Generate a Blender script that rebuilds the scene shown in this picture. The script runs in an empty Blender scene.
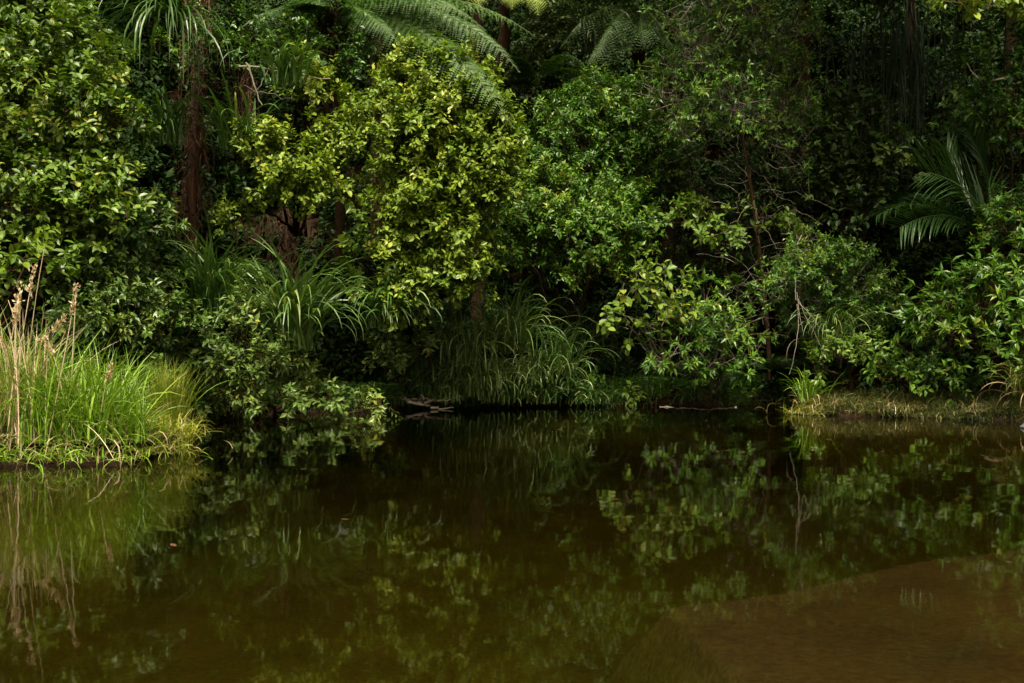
import bpy, math, random
import numpy as np
from mathutils import Vector

rng = np.random.default_rng(7)
random.seed(7)
C = bpy.context.scene.collection
scn = bpy.context.scene
R = math.radians

# ------------------------------------------------------------------ camera
F_PX, HORIZON, CAM_H = 996.0, 350.0, 1.2
cam_d = bpy.data.cameras.new('camera')
cam_d.sensor_width = 36.0
cam_d.lens = 36.0 * F_PX / 1024.0
cam_d.clip_start = 0.05
cam_d.clip_end = 600.0
cam = bpy.data.objects.new('camera', cam_d)
C.objects.link(cam)
cam.location = (0, 0, CAM_H)
cam.rotation_euler = (R(90) + math.atan((HORIZON - 341.5) / F_PX), 0, 0)
scn.camera = cam

# ------------------------------------------------------------------ sky, sun, exposure
SUN_ELEV, SUN_AZ = 56.0, 184.0          # azimuth the light comes FROM, clockwise from +Y
w = bpy.data.worlds.new('World')
scn.world = w
w.use_nodes = True
nt = w.node_tree
nt.nodes.clear()
sky = nt.nodes.new('ShaderNodeTexSky')
sky.sky_type = 'NISHITA'
sky.sun_disc = False
sky.sun_elevation = R(SUN_ELEV)
sky.sun_rotation = R(SUN_AZ)
sky.air_density = .6
sky.dust_density = 6.0
sky.ozone_density = 1.0
bgn = nt.nodes.new('ShaderNodeBackground')
bgn.inputs['Strength'].default_value = 0.05
won = nt.nodes.new('ShaderNodeOutputWorld')
cloud = nt.nodes.new('ShaderNodeMix')        # thin cloud: whitens the blue sky
cloud.data_type = 'RGBA'
cloud.blend_type = 'MULTIPLY'
cloud.inputs[0].default_value = 1.0
cloud.inputs[7].default_value = (1.0, .86, .58, 1)
nt.links.new(sky.outputs[0], cloud.inputs[6])
nt.links.new(cloud.outputs[2], bgn.inputs[0])
nt.links.new(bgn.outputs[0], won.inputs[0])

sun_d = bpy.data.lights.new('sun', 'SUN')
sun_d.energy = 1.5
sun_d.angle = R(12)
sun_d.color = (1.0, 0.93, 0.78)
sun = bpy.data.objects.new('sun', sun_d)
C.objects.link(sun)
az, el = R(SUN_AZ), R(SUN_ELEV)
tosun = Vector((math.sin(az) * math.cos(el), math.cos(az) * math.cos(el), math.sin(el)))
sun.rotation_euler = (-tosun).to_track_quat('-Z', 'Y').to_euler()
sun.location = tosun * 60

scn.view_settings.view_transform = 'Standard'
scn.view_settings.look = 'None'
scn.view_settings.exposure = 2.62
scn.view_settings.gamma = 1.0
scn.view_settings.use_curve_mapping = False
scn.render.engine = 'CYCLES'
scn.cycles.max_bounces = 8
scn.cycles.diffuse_bounces = 3
scn.cycles.glossy_bounces = 3
scn.cycles.transmission_bounces = 4
scn.cycles.transparent_max_bounces = 8
scn.cycles.caustics_reflective = False
scn.cycles.caustics_refractive = False
scn.cycles.use_denoising = True
try:
    scn.cycles.denoiser = 'OPENIMAGEDENOISE'
    scn.cycles.denoising_prefilter = 'ACCURATE'
except Exception:
    pass


# ------------------------------------------------------------------ helpers
def W(px, py, d):
    """photo pixel at depth d -> point"""
    return np.array([(px - 512.0) / F_PX * d, d, CAM_H + (HORIZON - py) / F_PX * d])


def unit(a):
    n = np.linalg.norm(a, axis=-1, keepdims=True)
    return a / np.maximum(n, 1e-9)


def rand_dirs(n):
    return unit(rng.normal(size=(n, 3)))


class Acc:
    """collects vertices + faces + a per-vertex tint, builds ONE mesh object"""

    def __init__(self):
        self.v, self.f, self.t, self.n = [], [], [], 0

    def add(self, v, f, tint=0.5):
        v = np.asarray(v, dtype=np.float32).reshape(-1, 3)
        f = np.asarray(f, dtype=np.int64)
        self.v.append(v)
        self.f.append(f + self.n)
        t = np.empty(len(v), dtype=np.float32)
        t[:] = tint
        self.t.append(t)
        self.n += len(v)

    def build(self, name, mat, parent=None, smooth=False):
        me = bpy.data.meshes.new(name)
        v = np.concatenate(self.v)
        me.vertices.add(len(v))
        me.vertices.foreach_set('co', v.ravel())
        loops = np.concatenate([f.ravel() for f in self.f]).astype(np.int32)
        sizes = np.concatenate([np.full(len(f), f.shape[1], dtype=np.int32) for f in self.f])
        starts = np.concatenate([[0], np.cumsum(sizes)[:-1]]).astype(np.int32)
        me.loops.add(len(loops))
        me.loops.foreach_set('vertex_index', loops)
        me.polygons.add(len(sizes))
        me.polygons.foreach_set('loop_start', starts)
        me.polygons.foreach_set('loop_total', sizes)
        me.polygons.foreach_set('use_smooth', np.full(len(sizes), bool(smooth)))
        me.update(calc_edges=True)
        at = me.attributes.new('tint', 'FLOAT', 'POINT')
        at.data.foreach_set('value', np.concatenate(self.t))
        me.materials.append(mat)
        o = bpy.data.objects.new(name, me)
        C.objects.link(o)
        if parent is not None:
            o.parent = parent
            o.matrix_parent_inverse.identity()
            pl = parent.location
            for_par = parent
            off = np.zeros(3)
            while for_par is not None:
                off += np.array(for_par.location)
                for_par = for_par.parent
            v2 = v - off.astype(np.float32)
            me.vertices.foreach_set('co', v2.astype(np.float32).ravel())
            me.update()
        return o


def thing(name, label, cat, loc, group=None):
    o = bpy.data.objects.new(name, None)
    o.empty_display_size = 0.2
    C.objects.link(o)
    o.location = [float(q) for q in loc]
    o['label'] = label
    o['category'] = cat
    if group:
        o['group'] = group
    return o


def tag(o, label, cat, group=None):
    o['label'] = label
    o['category'] = cat
    if group:
        o['group'] = group
    return o


# leaf templates, along +x, length 1, fold along the midrib
def leaf_rich(hw, fold=0.35, droop=0.12):
    def p(x, y, side):
        return (x, side * y, -droop * x * x + fold * y)
    v = [(0, 0, 0), (.3, 0, -droop * .09), (.68, 0, -droop * .46), (1, 0, -droop),
         p(.3, hw * .92, 1), p(.68, hw * .86, 1), p(.3, hw * .92, -1), p(.68, hw * .86, -1)]
    return np.array(v), np.array([(0, 1, 2, 3, 5, 4), (3, 2, 1, 0, 6, 7)])


def leaf_lance(hw, fold=0.35, droop=0.15):
    v = [(0, 0, 0), (.5, 0, -droop * .2), (1, 0, -droop), (.45, hw, fold * hw), (.45, -hw, fold * hw)]
    return np.array(v), np.array([(0, 1, 2, 3), (2, 1, 0, 4)])


def instance(acc, tpl, org, xd, nrm, scale, tint):
    tv, tf = tpl
    x = unit(xd)
    z = unit(nrm - (nrm * x).sum(1, keepdims=True) * x)
    y = np.cross(z, x)
    s = np.asarray(scale).reshape(-1, 1, 1)
    P = (org[:, None, :] + s * (tv[None, :, 0:1] * x[:, None, :] + tv[None, :, 1:2] * y[:, None, :] + tv[None, :, 2:3] * z[:, None, :]))
    n, k = len(org), len(tv)
    f = (tf[None, :, :] + (np.arange(n) * k)[:, None, None]).reshape(-1, tf.shape[1])
    acc.add(P.reshape(-1, 3), f, np.repeat(tint, k))


def tube(acc, pts, radii, sides=6, tint=0.5):
    pts = np.asarray(pts, dtype=float)
    n = len(pts)
    radii = np.broadcast_to(np.asarray(radii, dtype=float), (n,))
    t = unit(np.gradient(pts, axis=0))
    ref = np.array([0, 0, 1.0]) if abs(t[0][2]) < .9 else np.array([1.0, 0, 0])
    a = unit(np.cross(t, ref))
    b = np.cross(t, a)
    ang = np.arange(sides) / sides * 2 * np.pi
    ring = a[:, None, :] * np.cos(ang)[None, :, None] + b[:, None, :] * np.sin(ang)[None, :, None]
    v = pts[:, None, :] + ring * radii[:, None, None]
    i = np.arange(n - 1)[:, None] * sides
    j = np.arange(sides)[None, :]
    j2 = (j + 1) % sides
    f = np.stack([i + j, i + j2, i + sides + j2, i + sides + j], -1).reshape(-1, 4)
    acc.add(v.reshape(-1, 3), f, tint)


def twigs_tubes(acc, p0, p1, r0, r1, tint=.5):
    """many straight 3-sided twigs at once"""
    n = len(p0)
    t = unit(p1 - p0)
    ref = np.tile(np.array([[.3, .2, .93]]), (n, 1))
    a = unit(np.cross(t, ref))
    b = np.cross(t, a)
    ang = np.arange(3) / 3 * 2 * np.pi
    ring = a[:, None, :] * np.cos(ang)[None, :, None] + b[:, None, :] * np.sin(ang)[None, :, None]
    v = np.stack([p0[:, None, :] + ring * r0, p1[:, None, :] + ring * r1], 1).reshape(-1, 3)
    j = np.arange(3)
    f1 = np.stack([j, (j + 1) % 3, 3 + (j + 1) % 3, 3 + j], -1)
    f = (f1[None] + (np.arange(n) * 6)[:, None, None]).reshape(-1, 4)
    acc.add(v, f, tint)


def wobble(p0, p1, n=8, amp=.08, sag=0.0):
    """crooked limb from p0 to p1"""
    p0, p1 = np.asarray(p0, float), np.asarray(p1, float)
    t = np.linspace(0, 1, n)[:, None]
    L = np.linalg.norm(p1 - p0)
    out = p0 + (p1 - p0) * t
    out[:, 2] += -sag * L * (4 * t[:, 0] * (1 - t[:, 0]))
    nz = np.cumsum(rng.normal(size=(n, 3)), 0)
    nz -= nz[0] + (nz[-1] - nz[0]) * t
    return out + nz * amp * L / math.sqrt(n)


def straps(acc, base, azm, e0, bend, length, width, K=8, tint=None, drift=0.3, vfold=.35, taper=1.0, power=1.4):
    """strap leaves / grass blades: arching V-section ribbons"""
    n = len(base)
    azm, e0, bend, length, width = [np.broadcast_to(np.asarray(q, float), (n,)) for q in (azm, e0, bend, length, width)]
    dr = rng.normal(size=n) * drift
    tw = rng.normal(size=n) * .5
    P = np.zeros((n, K + 1, 3, 3))
    pos = base.astype(float).copy()
    for k in range(K + 1):
        t = k / K
        e = np.maximum(e0 - bend * t ** power, -R(88))
        a = azm + dr * t
        d = np.stack([np.cos(e) * np.sin(a), np.cos(e) * np.cos(a), np.sin(e)], -1)
        side = np.stack([np.cos(a), -np.sin(a), np.zeros(n)], -1)
        up = np.cross(side, d)
        ct, st = np.cos(tw * t)[:, None], np.sin(tw * t)[:, None]
        s2 = side * ct + up * st
        u2 = up * ct - side * st
        wk = width * .5 * (min(1.0, .55 + t * 2.0)) * (1 - t ** (1.2 + taper)) ** .9
        wk = np.maximum(wk, 1e-4)[:, None]
        P[:, k, 0] = pos + s2 * wk + u2 * wk * vfold
        P[:, k, 1] = pos
        P[:, k, 2] = pos - s2 * wk + u2 * wk * vfold
        pos = pos + d * (length / K)[:, None]
    i = np.arange(K)[:, None] * 3
    f1 = np.concatenate([np.stack([i[:, 0], i[:, 0] + 1, i[:, 0] + 4, i[:, 0] + 3], -1),
                         np.stack([i[:, 0] + 1, i[:, 0] + 2, i[:, 0] + 5, i[:, 0] + 4], -1)])
    m = (K + 1) * 3
    f = (f1[None] + (np.arange(n) * m)[:, None, None]).reshape(-1, 4)
    if tint is None:
        tint = rng.random(n)
    acc.add(P.reshape(-1, 3), f, np.repeat(np.broadcast_to(tint, (n,)), m))


# ------------------------------------------------------------------ materials
def ramp_mat(name, stops, rough=.5, trans=.25, spec=.36, tcol=None, noise=0.0, nscale=6.0):
    m = bpy.data.materials.new(name)
    m.use_nodes = True
    t = m.node_tree
    t.nodes.clear()
    out = t.nodes.new('ShaderNodeOutputMaterial')
    at = t.nodes.new('ShaderNodeAttribute')
    at.attribute_name = 'tint'
    rp = t.nodes.new('ShaderNodeValToRGB')
    el_ = rp.color_ramp.elements
    while len(el_) > 1:
        el_.remove(el_[-1])
    for i, (p, c) in enumerate(stops):
        e = el_[0] if i == 0 else el_.new(p)
        e.position = p
        e.color = (*c, 1)
    src = at.outputs['Fac']
    if noise > 0:
        tc = t.nodes.new('ShaderNodeTexCoord')
        nz = t.nodes.new('ShaderNodeTexNoise')
        nz.inputs['Scale'].default_value = nscale
        nz.inputs['Detail'].default_value = 5
        t.links.new(tc.outputs['Object'], nz.inputs['Vector'])
        ma = t.nodes.new('ShaderNodeMath')
        ma.operation = 'MULTIPLY_ADD'
        ma.inputs[1].default_value = noise * 2
        t.links.new(nz.outputs['Fac'], ma.inputs[0])
        mb = t.nodes.new('ShaderNodeMath')
        mb.operation = 'SUBTRACT'
        mb.inputs[1].default_value = noise
        t.links.new(at.outputs['Fac'], mb.inputs[0])
        t.links.new(mb.outputs[0], ma.inputs[2])
        src = ma.outputs[0]
    t.links.new(src, rp.inputs['Fac'])
    b = t.nodes.new('ShaderNodeBsdfPrincipled')
    b.inputs['Roughness'].default_value = rough
    b.inputs['Specular IOR Level'].default_value = spec
    t.links.new(rp.outputs['Color'], b.inputs['Base Color'])
    if trans > 0:
        tr = t.nodes.new('ShaderNodeBsdfTranslucent')
        mx = t.nodes.new('ShaderNodeMix')
        mx.data_type = 'RGBA'
        mx.blend_type = 'MULTIPLY'
        mx.inputs[0].default_value = 1.0
        mx.inputs[7].default_value = (1.25, 1.3, .45, 1)
        t.links.new(rp.outputs['Color'], mx.inputs[6])
        t.links.new(mx.outputs[2], tr.inputs['Color'])
        ms = t.nodes.new('ShaderNodeMixShader')
        ms.inputs[0].default_value = trans
        t.links.new(b.outputs[0], ms.inputs[1])
        t.links.new(tr.outputs[0], ms.inputs[2])
        t.links.new(ms.outputs[0], out.inputs['Surface'])
    else:
        t.links.new(b.outputs[0], out.inputs['Surface'])
    return m


def greens(a, b, c, d):
    return [(0.0, a), (0.45, b), (0.85, c), (1.0, d)]


M = {}
M['broad'] = ramp_mat('broad_leaf', greens((.025, .06, .006), (.066, .13, .010), (.125, .20, .02), (.24, .26, .045)), .42, .25)
M['dusky'] = ramp_mat('dusky_leaf', greens((.02, .055, .008), (.048, .105, .014), (.09, .155, .024), (.16, .20, .04)), .38, .2)
M['pale'] = ramp_mat('pale_leaf', greens((.04, .085, .014), (.085, .15, .026), (.15, .22, .045), (.24, .25, .05)), .4, .2)
M['gold'] = ramp_mat('gold_green_leaf', greens((.055, .11, .007), (.105, .175, .011), (.185, .26, .024), (.30, .33, .05)), .42, .28)
M['mid'] = ramp_mat('mid_leaf', greens((.016, .055, .005), (.040, .112, .008), (.085, .175, .013), (.17, .21, .022)), .4, .25)
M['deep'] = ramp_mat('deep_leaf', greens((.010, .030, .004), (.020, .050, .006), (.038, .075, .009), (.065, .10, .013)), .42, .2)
M['under'] = ramp_mat('undergrowth_leaf', greens((.004, .013, .002), (.008, .024, .003), (.018, .04, .005), (.034, .056, .008)), .55, .15, .1)  # shade put into the leaf colour: darkened to deepen gaps between plants
M['lime'] = ramp_mat('lime_leaf', greens((.06, .12, .012), (.10, .18, .02), (.16, .23, .03), (.24, .25, .04)), .45, .35)
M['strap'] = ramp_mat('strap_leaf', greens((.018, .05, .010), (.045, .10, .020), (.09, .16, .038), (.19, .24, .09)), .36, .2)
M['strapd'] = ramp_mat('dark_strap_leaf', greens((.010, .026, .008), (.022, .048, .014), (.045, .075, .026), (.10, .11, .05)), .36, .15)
M['dry'] = ramp_mat('dry_straw', greens((.14, .09, .045), (.28, .20, .11), (.46, .37, .23), (.62, .53, .38)), .6, .2)
M['rust'] = ramp_mat('rusty_dead_frond', greens((.02, .010, .005), (.05, .023, .010), (.095, .045, .021), (.16, .085, .042)), .8, .1)
M['grass'] = ramp_mat('bright_grass', greens((.07, .15, .010), (.14, .26, .02), (.22, .34, .04), (.38, .40, .13)), .42, .3)
M['ygrass'] = ramp_mat('yellow_green_grass', greens((.11, .16, .012), (.19, .23, .02), (.28, .28, .04), (.42, .36, .11)), .5, .3)
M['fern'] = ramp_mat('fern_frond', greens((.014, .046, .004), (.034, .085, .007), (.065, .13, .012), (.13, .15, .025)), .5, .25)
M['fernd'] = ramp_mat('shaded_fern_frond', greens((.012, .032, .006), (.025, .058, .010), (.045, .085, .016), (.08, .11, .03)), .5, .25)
M['palm'] = ramp_mat('palm_leaflet', greens((.010, .030, .007), (.022, .055, .013), (.042, .085, .02), (.08, .11, .03)), .32, .2)
M['bark'] = ramp_mat('brown_bark', greens((.018, .010, .006), (.045, .026, .014), (.085, .05, .028), (.13, .085, .05)), .9, 0, .12, noise=.35, nscale=9)
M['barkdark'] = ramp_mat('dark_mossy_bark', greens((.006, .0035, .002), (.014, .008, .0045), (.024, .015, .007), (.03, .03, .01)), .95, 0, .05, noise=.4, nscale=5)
M['twig'] = ramp_mat('pale_twig', greens((.07, .057, .044), (.15, .13, .10), (.27, .24, .20), (.40, .37, .32)), .75, 0, noise=.2, nscale=12)
M['white'] = ramp_mat('sheen_white', greens((.35, .33, .3), (.5, .48, .45), (.62, .6, .57), (.7, .69, .66)), .6, 0, noise=.3, nscale=20)  # white colour standing for the sheen on the riffle
M['stone'] = ramp_mat('grey_stone', greens((.04, .04, .042), (.08, .08, .085), (.12, .12, .13), (.17, .17, .18)), .7, 0, noise=.5, nscale=7)
M['litter'] = ramp_mat('leaf_litter', greens((.03, .014, .007), (.075, .034, .014), (.14, .07, .03), (.26, .17, .07)), .7, .1)
M['moss'] = ramp_mat('mossy_turf', greens((.025, .04, .007), (.055, .075, .011), (.10, .115, .02), (.22, .18, .06)), .7, .2)


def ground_mat():
    m = bpy.data.materials.new('forest_soil')
    m.use_nodes = True
    t = m.node_tree
    b = t.nodes['Principled BSDF']
    b.inputs['Roughness'].default_value = .95
    b.inputs['Specular IOR Level'].default_value = .05
    tc = t.nodes.new('ShaderNodeTexCoord')
    n1 = t.nodes.new('ShaderNodeTexNoise')
    n1.inputs['Scale'].default_value = 1.3
    n1.inputs['Detail'].default_value = 8
    n2 = t.nodes.new('ShaderNodeTexNoise')
    n2.inputs['Scale'].default_value = 22
    n2.inputs['Detail'].default_value = 6
    t.links.new(tc.outputs['Object'], n1.inputs['Vector'])
    t.links.new(tc.outputs['Object'], n2.inputs['Vector'])
    mx = t.nodes.new('ShaderNodeMix')
    mx.inputs[0].default_value = .5
    t.links.new(n1.outputs['Fac'], mx.inputs[2])
    t.links.new(n2.outputs['Fac'], mx.inputs[3])
    at = t.nodes.new('ShaderNodeAttribute')
    at.attribute_name = 'tint'
    rp = t.nodes.new('ShaderNodeValToRGB')
    e = rp.color_ramp.elements
    e[0].position, e[0].color = .3, (.007, .005, .003, 1)
    e[1].position, e[1].color = .7, (.026, .016, .008, 1)
    rp2 = t.nodes.new('ShaderNodeValToRGB')       # the submerged sandbar: pale brown silt
    e = rp2.color_ramp.elements
    e[0].position, e[0].color = .3, (.013, .0088, .0028, 1)
    e[1].position, e[1].color = .7, (.038, .0255, .0078, 1)
    t.links.new(mx.outputs[0], rp.inputs[0])
    t.links.new(mx.outputs[0], rp2.inputs[0])
    rp3 = t.nodes.new('ShaderNodeValToRGB')       # olive silt on the pond floor
    e = rp3.color_ramp.elements
    e[0].position, e[0].color = .3, (.019, .018, .0035, 1)
    e[1].position, e[1].color = .7, (.052, .046, .009, 1)
    t.links.new(mx.outputs[0], rp3.inputs[0])
    geo = t.nodes.new('ShaderNodeNewGeometry')
    sp = t.nodes.new('ShaderNodeSeparateXYZ')
    t.links.new(geo.outputs['Position'], sp.inputs[0])
    mr = t.nodes.new('ShaderNodeMapRange')
    mr.inputs[1].default_value, mr.inputs[2].default_value = -.05, -.55
    t.links.new(sp.outputs['Z'], mr.inputs[0])
    ms = t.nodes.new('ShaderNodeMix')
    ms.data_type = 'RGBA'
    t.links.new(mr.outputs[0], ms.inputs[0])
    t.links.new(rp.outputs[0], ms.inputs[6])
    t.links.new(rp3.outputs[0], ms.inputs[7])
    mc = t.nodes.new('ShaderNodeMix')
    mc.data_type = 'RGBA'
    t.links.new(at.outputs['Fac'], mc.inputs[0])
    t.links.new(ms.outputs[2], mc.inputs[6])
    t.links.new(rp2.outputs[0], mc.inputs[7])
    t.links.new(mc.outputs[2], b.inputs['Base Color'])
    bp = t.nodes.new('ShaderNodeBump')
    bp.inputs['Strength'].default_value = .3
    bp.inputs['Distance'].default_value = .05
    t.links.new(n2.outputs['Fac'], bp.inputs['Height'])
    t.links.new(bp.outputs[0], b.inputs['Normal'])
    return m


def water_mat():
    m = bpy.data.materials.new('still_brown_water')
    m.use_nodes = True
    t = m.node_tree
    t.nodes.clear()
    out = t.nodes.new('ShaderNodeOutputMaterial')
    tc = t.nodes.new('ShaderNodeTexCoord')
    mp = t.nodes.new('ShaderNodeMapping')
    mp.inputs['Scale'].default_value = (.9, .7, 1.0)
    t.links.new(tc.outputs['Object'], mp.inputs['Vector'])
    n1 = t.nodes.new('ShaderNodeTexNoise')
    n1.inputs['Scale'].default_value = 1.1
    n1.inputs['Detail'].default_value = 2
    n2 = t.nodes.new('ShaderNodeTexNoise')
    n2.inputs['Scale'].default_value = 5.5
    n2.inputs['Detail'].default_value = 3
    t.links.new(mp.outputs[0], n1.inputs['Vector'])
    t.links.new(mp.outputs[0], n2.inputs['Vector'])
    a = t.nodes.new('ShaderNodeMath')
    a.operation = 'MULTIPLY_ADD'
    a.inputs[1].default_value = .10
    t.links.new(n2.outputs['Fac'], a.inputs[0])
    t.links.new(n1.outputs['Fac'], a.inputs[2])
    bp = t.nodes.new('ShaderNodeBump')
    bp.inputs['Strength'].default_value = 1.0
    bp.inputs['Distance'].default_value = .005
    t.links.new(a.outputs[0], bp.inputs['Height'])
    fr = t.nodes.new('ShaderNodeFresnel')
    fr.inputs['IOR'].default_value = 1.333
    t.links.new(bp.outputs[0], fr.inputs['Normal'])
    gl = t.nodes.new('ShaderNodeBsdfGlossy')
    gl.inputs['Roughness'].default_value = .03
    t.links.new(bp.outputs[0], gl.inputs['Normal'])
    tr = t.nodes.new('ShaderNodeBsdfTransparent')
    mx = t.nodes.new('ShaderNodeMixShader')
    t.links.new(fr.outputs[0], mx.inputs[0])
    t.links.new(tr.outputs[0], mx.inputs[1])
    t.links.new(gl.outputs[0], mx.inputs[2])
    t.links.new(mx.outputs[0], out.inputs['Surface'])
    va = t.nodes.new('ShaderNodeVolumeAbsorption')
    va.inputs['Color'].default_value = (.58, .54, .12, 1)
    va.inputs['Density'].default_value = .62
    t.links.new(va.outputs[0], out.inputs['Volume'])
    return m


# ------------------------------------------------------------------ terrain
SH_PX = np.array([-900, -200, 0, 130, 180, 195, 205, 380, 405, 570, 790, 802, 1024, 1300, 2200], float)
SH_D = np.array([7.0, 9.5, 10.4, 10.7, 12.8, 15.5, 18.5, 19.5, 20.8, 21.6, 21.6, 18.5, 17.0, 14.0, 9.0], float)
FL_PX = np.array([-900, 150, 210, 400, 560, 800, 1100, 2200], float)
FL_D = np.array([5.0, 4.5, 2.0, 1.6, 2.5, 2.2, 2.5, 4.0], float)


def terrain_z(x, y):
    x, y = np.asarray(x, float), np.asarray(y, float)
    yy = np.maximum(y, 1.0)
    px = 512 + F_PX * x / yy
    px = np.clip(px, -900, 2200)
    s = yy - np.interp(px, SH_PX, SH_D) + (.10 * np.sin(px * .083) + .09 * np.sin(px * .037 + 1) + .05 * np.sin(px * .21)) * (px > 200)
    fl = np.interp(px, FL_PX, FL_D)
    rise = .16 * np.clip(s / .35, 0, 1) + .09 * np.maximum(s, 0) + .85 * np.maximum(s - fl, 0)
    rise = np.minimum(rise, 20 + .02 * np.maximum(s, 0))
    bed = -np.minimum(1.1, .55 * np.maximum(-s, 0))
    # submerged sandbar: front corner at about (0.72, 4.3)
    h = np.where(s > 0, rise, bed)
    bar = np.minimum((x - .93) * .535 - (y - 6.15) * .844, (x - .93) * .994 + (y - 6.15) * .109)
    bar_h = -1.1 + .70 * np.clip(bar / .5 + .95, 0, 1) + .02 * np.sin(x * 2.3 + y)
    h = np.where(s < -3, np.maximum(h, bar_h), h)
    # near bank, where the photographer stands
    near = .10 + .05 * (-y)
    k = np.clip((1.6 - y) / 1.2, 0, 1)
    h = h * (1 - k) + near * k
    return h, np.clip(bar / .16 + .45, 0, 1) * (s < -3)


def grid_axis(lo, hi, fine_lo, fine_hi, fs, cs):
    a = np.concatenate([np.arange(lo, fine_lo, cs), np.arange(fine_lo, fine_hi, fs), np.arange(fine_hi, hi + cs, cs)])
    return a


gx = np.unique(np.concatenate([grid_axis(-120, 120, -16, 16, .12, 4.0), np.arange(-.5, 6, .06)]).round(3))
gy = np.unique(np.concatenate([grid_axis(-60, 140, 0, 30, .12, 4.0), np.arange(2, 9, .06)]).round(3))
X, Y = np.meshgrid(gx, gy)
Z, T = terrain_z(X, Y)
Z = Z + (rng.random(Z.shape) - .5) * .03 * (Z > 0.05)
nxg, nyg = len(gx), len(gy)
idx = np.arange(nxg * nyg).reshape(nyg, nxg)
acc = Acc()
acc.add(np.stack([X, Y, Z], -1).reshape(-1, 3),
        np.stack([idx[:-1, :-1], idx[:-1, 1:], idx[1:, 1:], idx[1:, :-1]], -1).reshape(-1, 4), T.ravel())
ground = acc.build('ground', ground_mat(), smooth=True)
ground['kind'] = 'structure'

acc = Acc()
x0, x1, y0, y1, zb = -60., 60., -.2, 60., -2.5
acc.add([(x0, y0, 0), (x1, y0, 0), (x1, y1, 0), (x0, y1, 0), (x0, y0, zb), (x1, y0, zb), (x1, y1, zb), (x0, y1, zb)],
        [(0, 1, 2, 3), (7, 6, 5, 4), (0, 4, 5, 1), (1, 5, 6, 2), (2, 6, 7, 3), (3, 7, 4, 0)])
water = acc.build('pond_water', water_mat())
water['kind'] = 'structure'


def gz(x, y):
    return float(terrain_z(x, y)[0])


# ------------------------------------------------------------------ plant builders
def lobe_world(l):
    px, py, rpx, rpy, d, rd = l
    k = d / F_PX
    return W(px, py, d), np.array([rpx * k, rd, rpy * k])


def foliage(acc, stem, lobes, base, tpl, L, hw, dens=1.0, tpc=9, lpt=9, tl=.28, clump_r=.32, whorl=False, up=.45,
            droop=0.0, tint_shift=0.0, twig_r=.004, limb_r=.03, limb_frac=.5, straight=.5, size_var=.42, front=.6, limb_tint=.4, rv=.2):
    area = [math.pi * r[0] * r[2] for _, r in lobes]
    for (c, r), ar in zip(lobes, area):
        n_leaf = dens * 3.2 * ar / (L * L * 2 * hw * .62)
        ncl = max(3, int(n_leaf / (tpc * lpt)))
        d = rand_dirs(ncl)
        flip = (d[:, 1] > 0) & (rng.random(ncl) < front)
        d[flip, 1] *= -1
        rad = .35 + .70 * rng.random(ncl) ** .6
        rad *= 1 + rv * rng.normal(size=ncl)
        cc = c + d * r * rad[:, None]
        out = unit(d / r * r.mean())
        # limbs: base -> lobe heart -> clumps
        heart = c - np.array([0, 0, .3 * r[2]])
        for q in range(ncl):
            if rng.random() < limb_frac:
                tube(stem, wobble(heart if rng.random() < .6 else c, cc[q], 6, .10, -.05), np.linspace(limb_r * .5, limb_r * .14, 6), 4, limb_tint + rng.normal() * .12)
        tint_c = .42 + .16 * rng.normal(size=ncl) + tint_shift
        nt_ = ncl * tpc
        ci = np.repeat(np.arange(ncl), tpc)
        off = rand_dirs(nt_) * clump_r * rng.random((nt_, 1)) ** .5
        tb = cc[ci] + off
        td = unit(out[ci] * .5 + np.array([0, 0, up - droop]) + rng.normal(size=(nt_, 3)) * .45)
        tlen = tl * (.6 + .8 * rng.random(nt_))
        twigs_tubes(stem, tb - td * tlen[:, None] * .4, tb + td * tlen[:, None], twig_r, twig_r * .4, limb_tint)
        m = lpt
        li = np.repeat(np.arange(nt_), m)
        k = np.tile(np.arange(m), nt_)
        if whorl:
            tt = 1 - .35 * (k / m) * rng.random(len(k))
        else:
            tt = .15 + .85 * (k + rng.random(len(k)) * .6) / m
        phase = rng.random(nt_)[li] * 6.28
        ang = k * 2.39996 + phase + rng.normal(size=len(k)) * .25
        ref = np.tile(np.array([[.21, .33, .92]]), (nt_, 1))
        a = unit(np.cross(td, ref))
        b = np.cross(td, a)
        radial = a[li] * np.cos(ang)[:, None] + b[li] * np.sin(ang)[:, None]
        xd = unit(radial * (1 - straight * .6) + td[li] * straight + np.array([0, 0, -.15 - droop * .6]) + rng.normal(size=radial.shape) * .15)
        nr = unit(td[li] * .6 + np.array([0, -.18, .75]) + rng.normal(size=radial.shape) * .32)
        org = tb[li] + td[li] * (tlen[li] * tt)[:, None] + radial * .008
        sc = L * (1 - size_var + 2 * size_var * rng.random(len(k))) * np.where(tt > .9, .75, 1.0)
        tint = np.clip(tint_c[ci][li] + .18 * rng.normal(size=len(k)) + .10 * (tt > .85), 0, 1)
        instance(acc, tpl, org, xd, nr, sc, tint)


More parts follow.
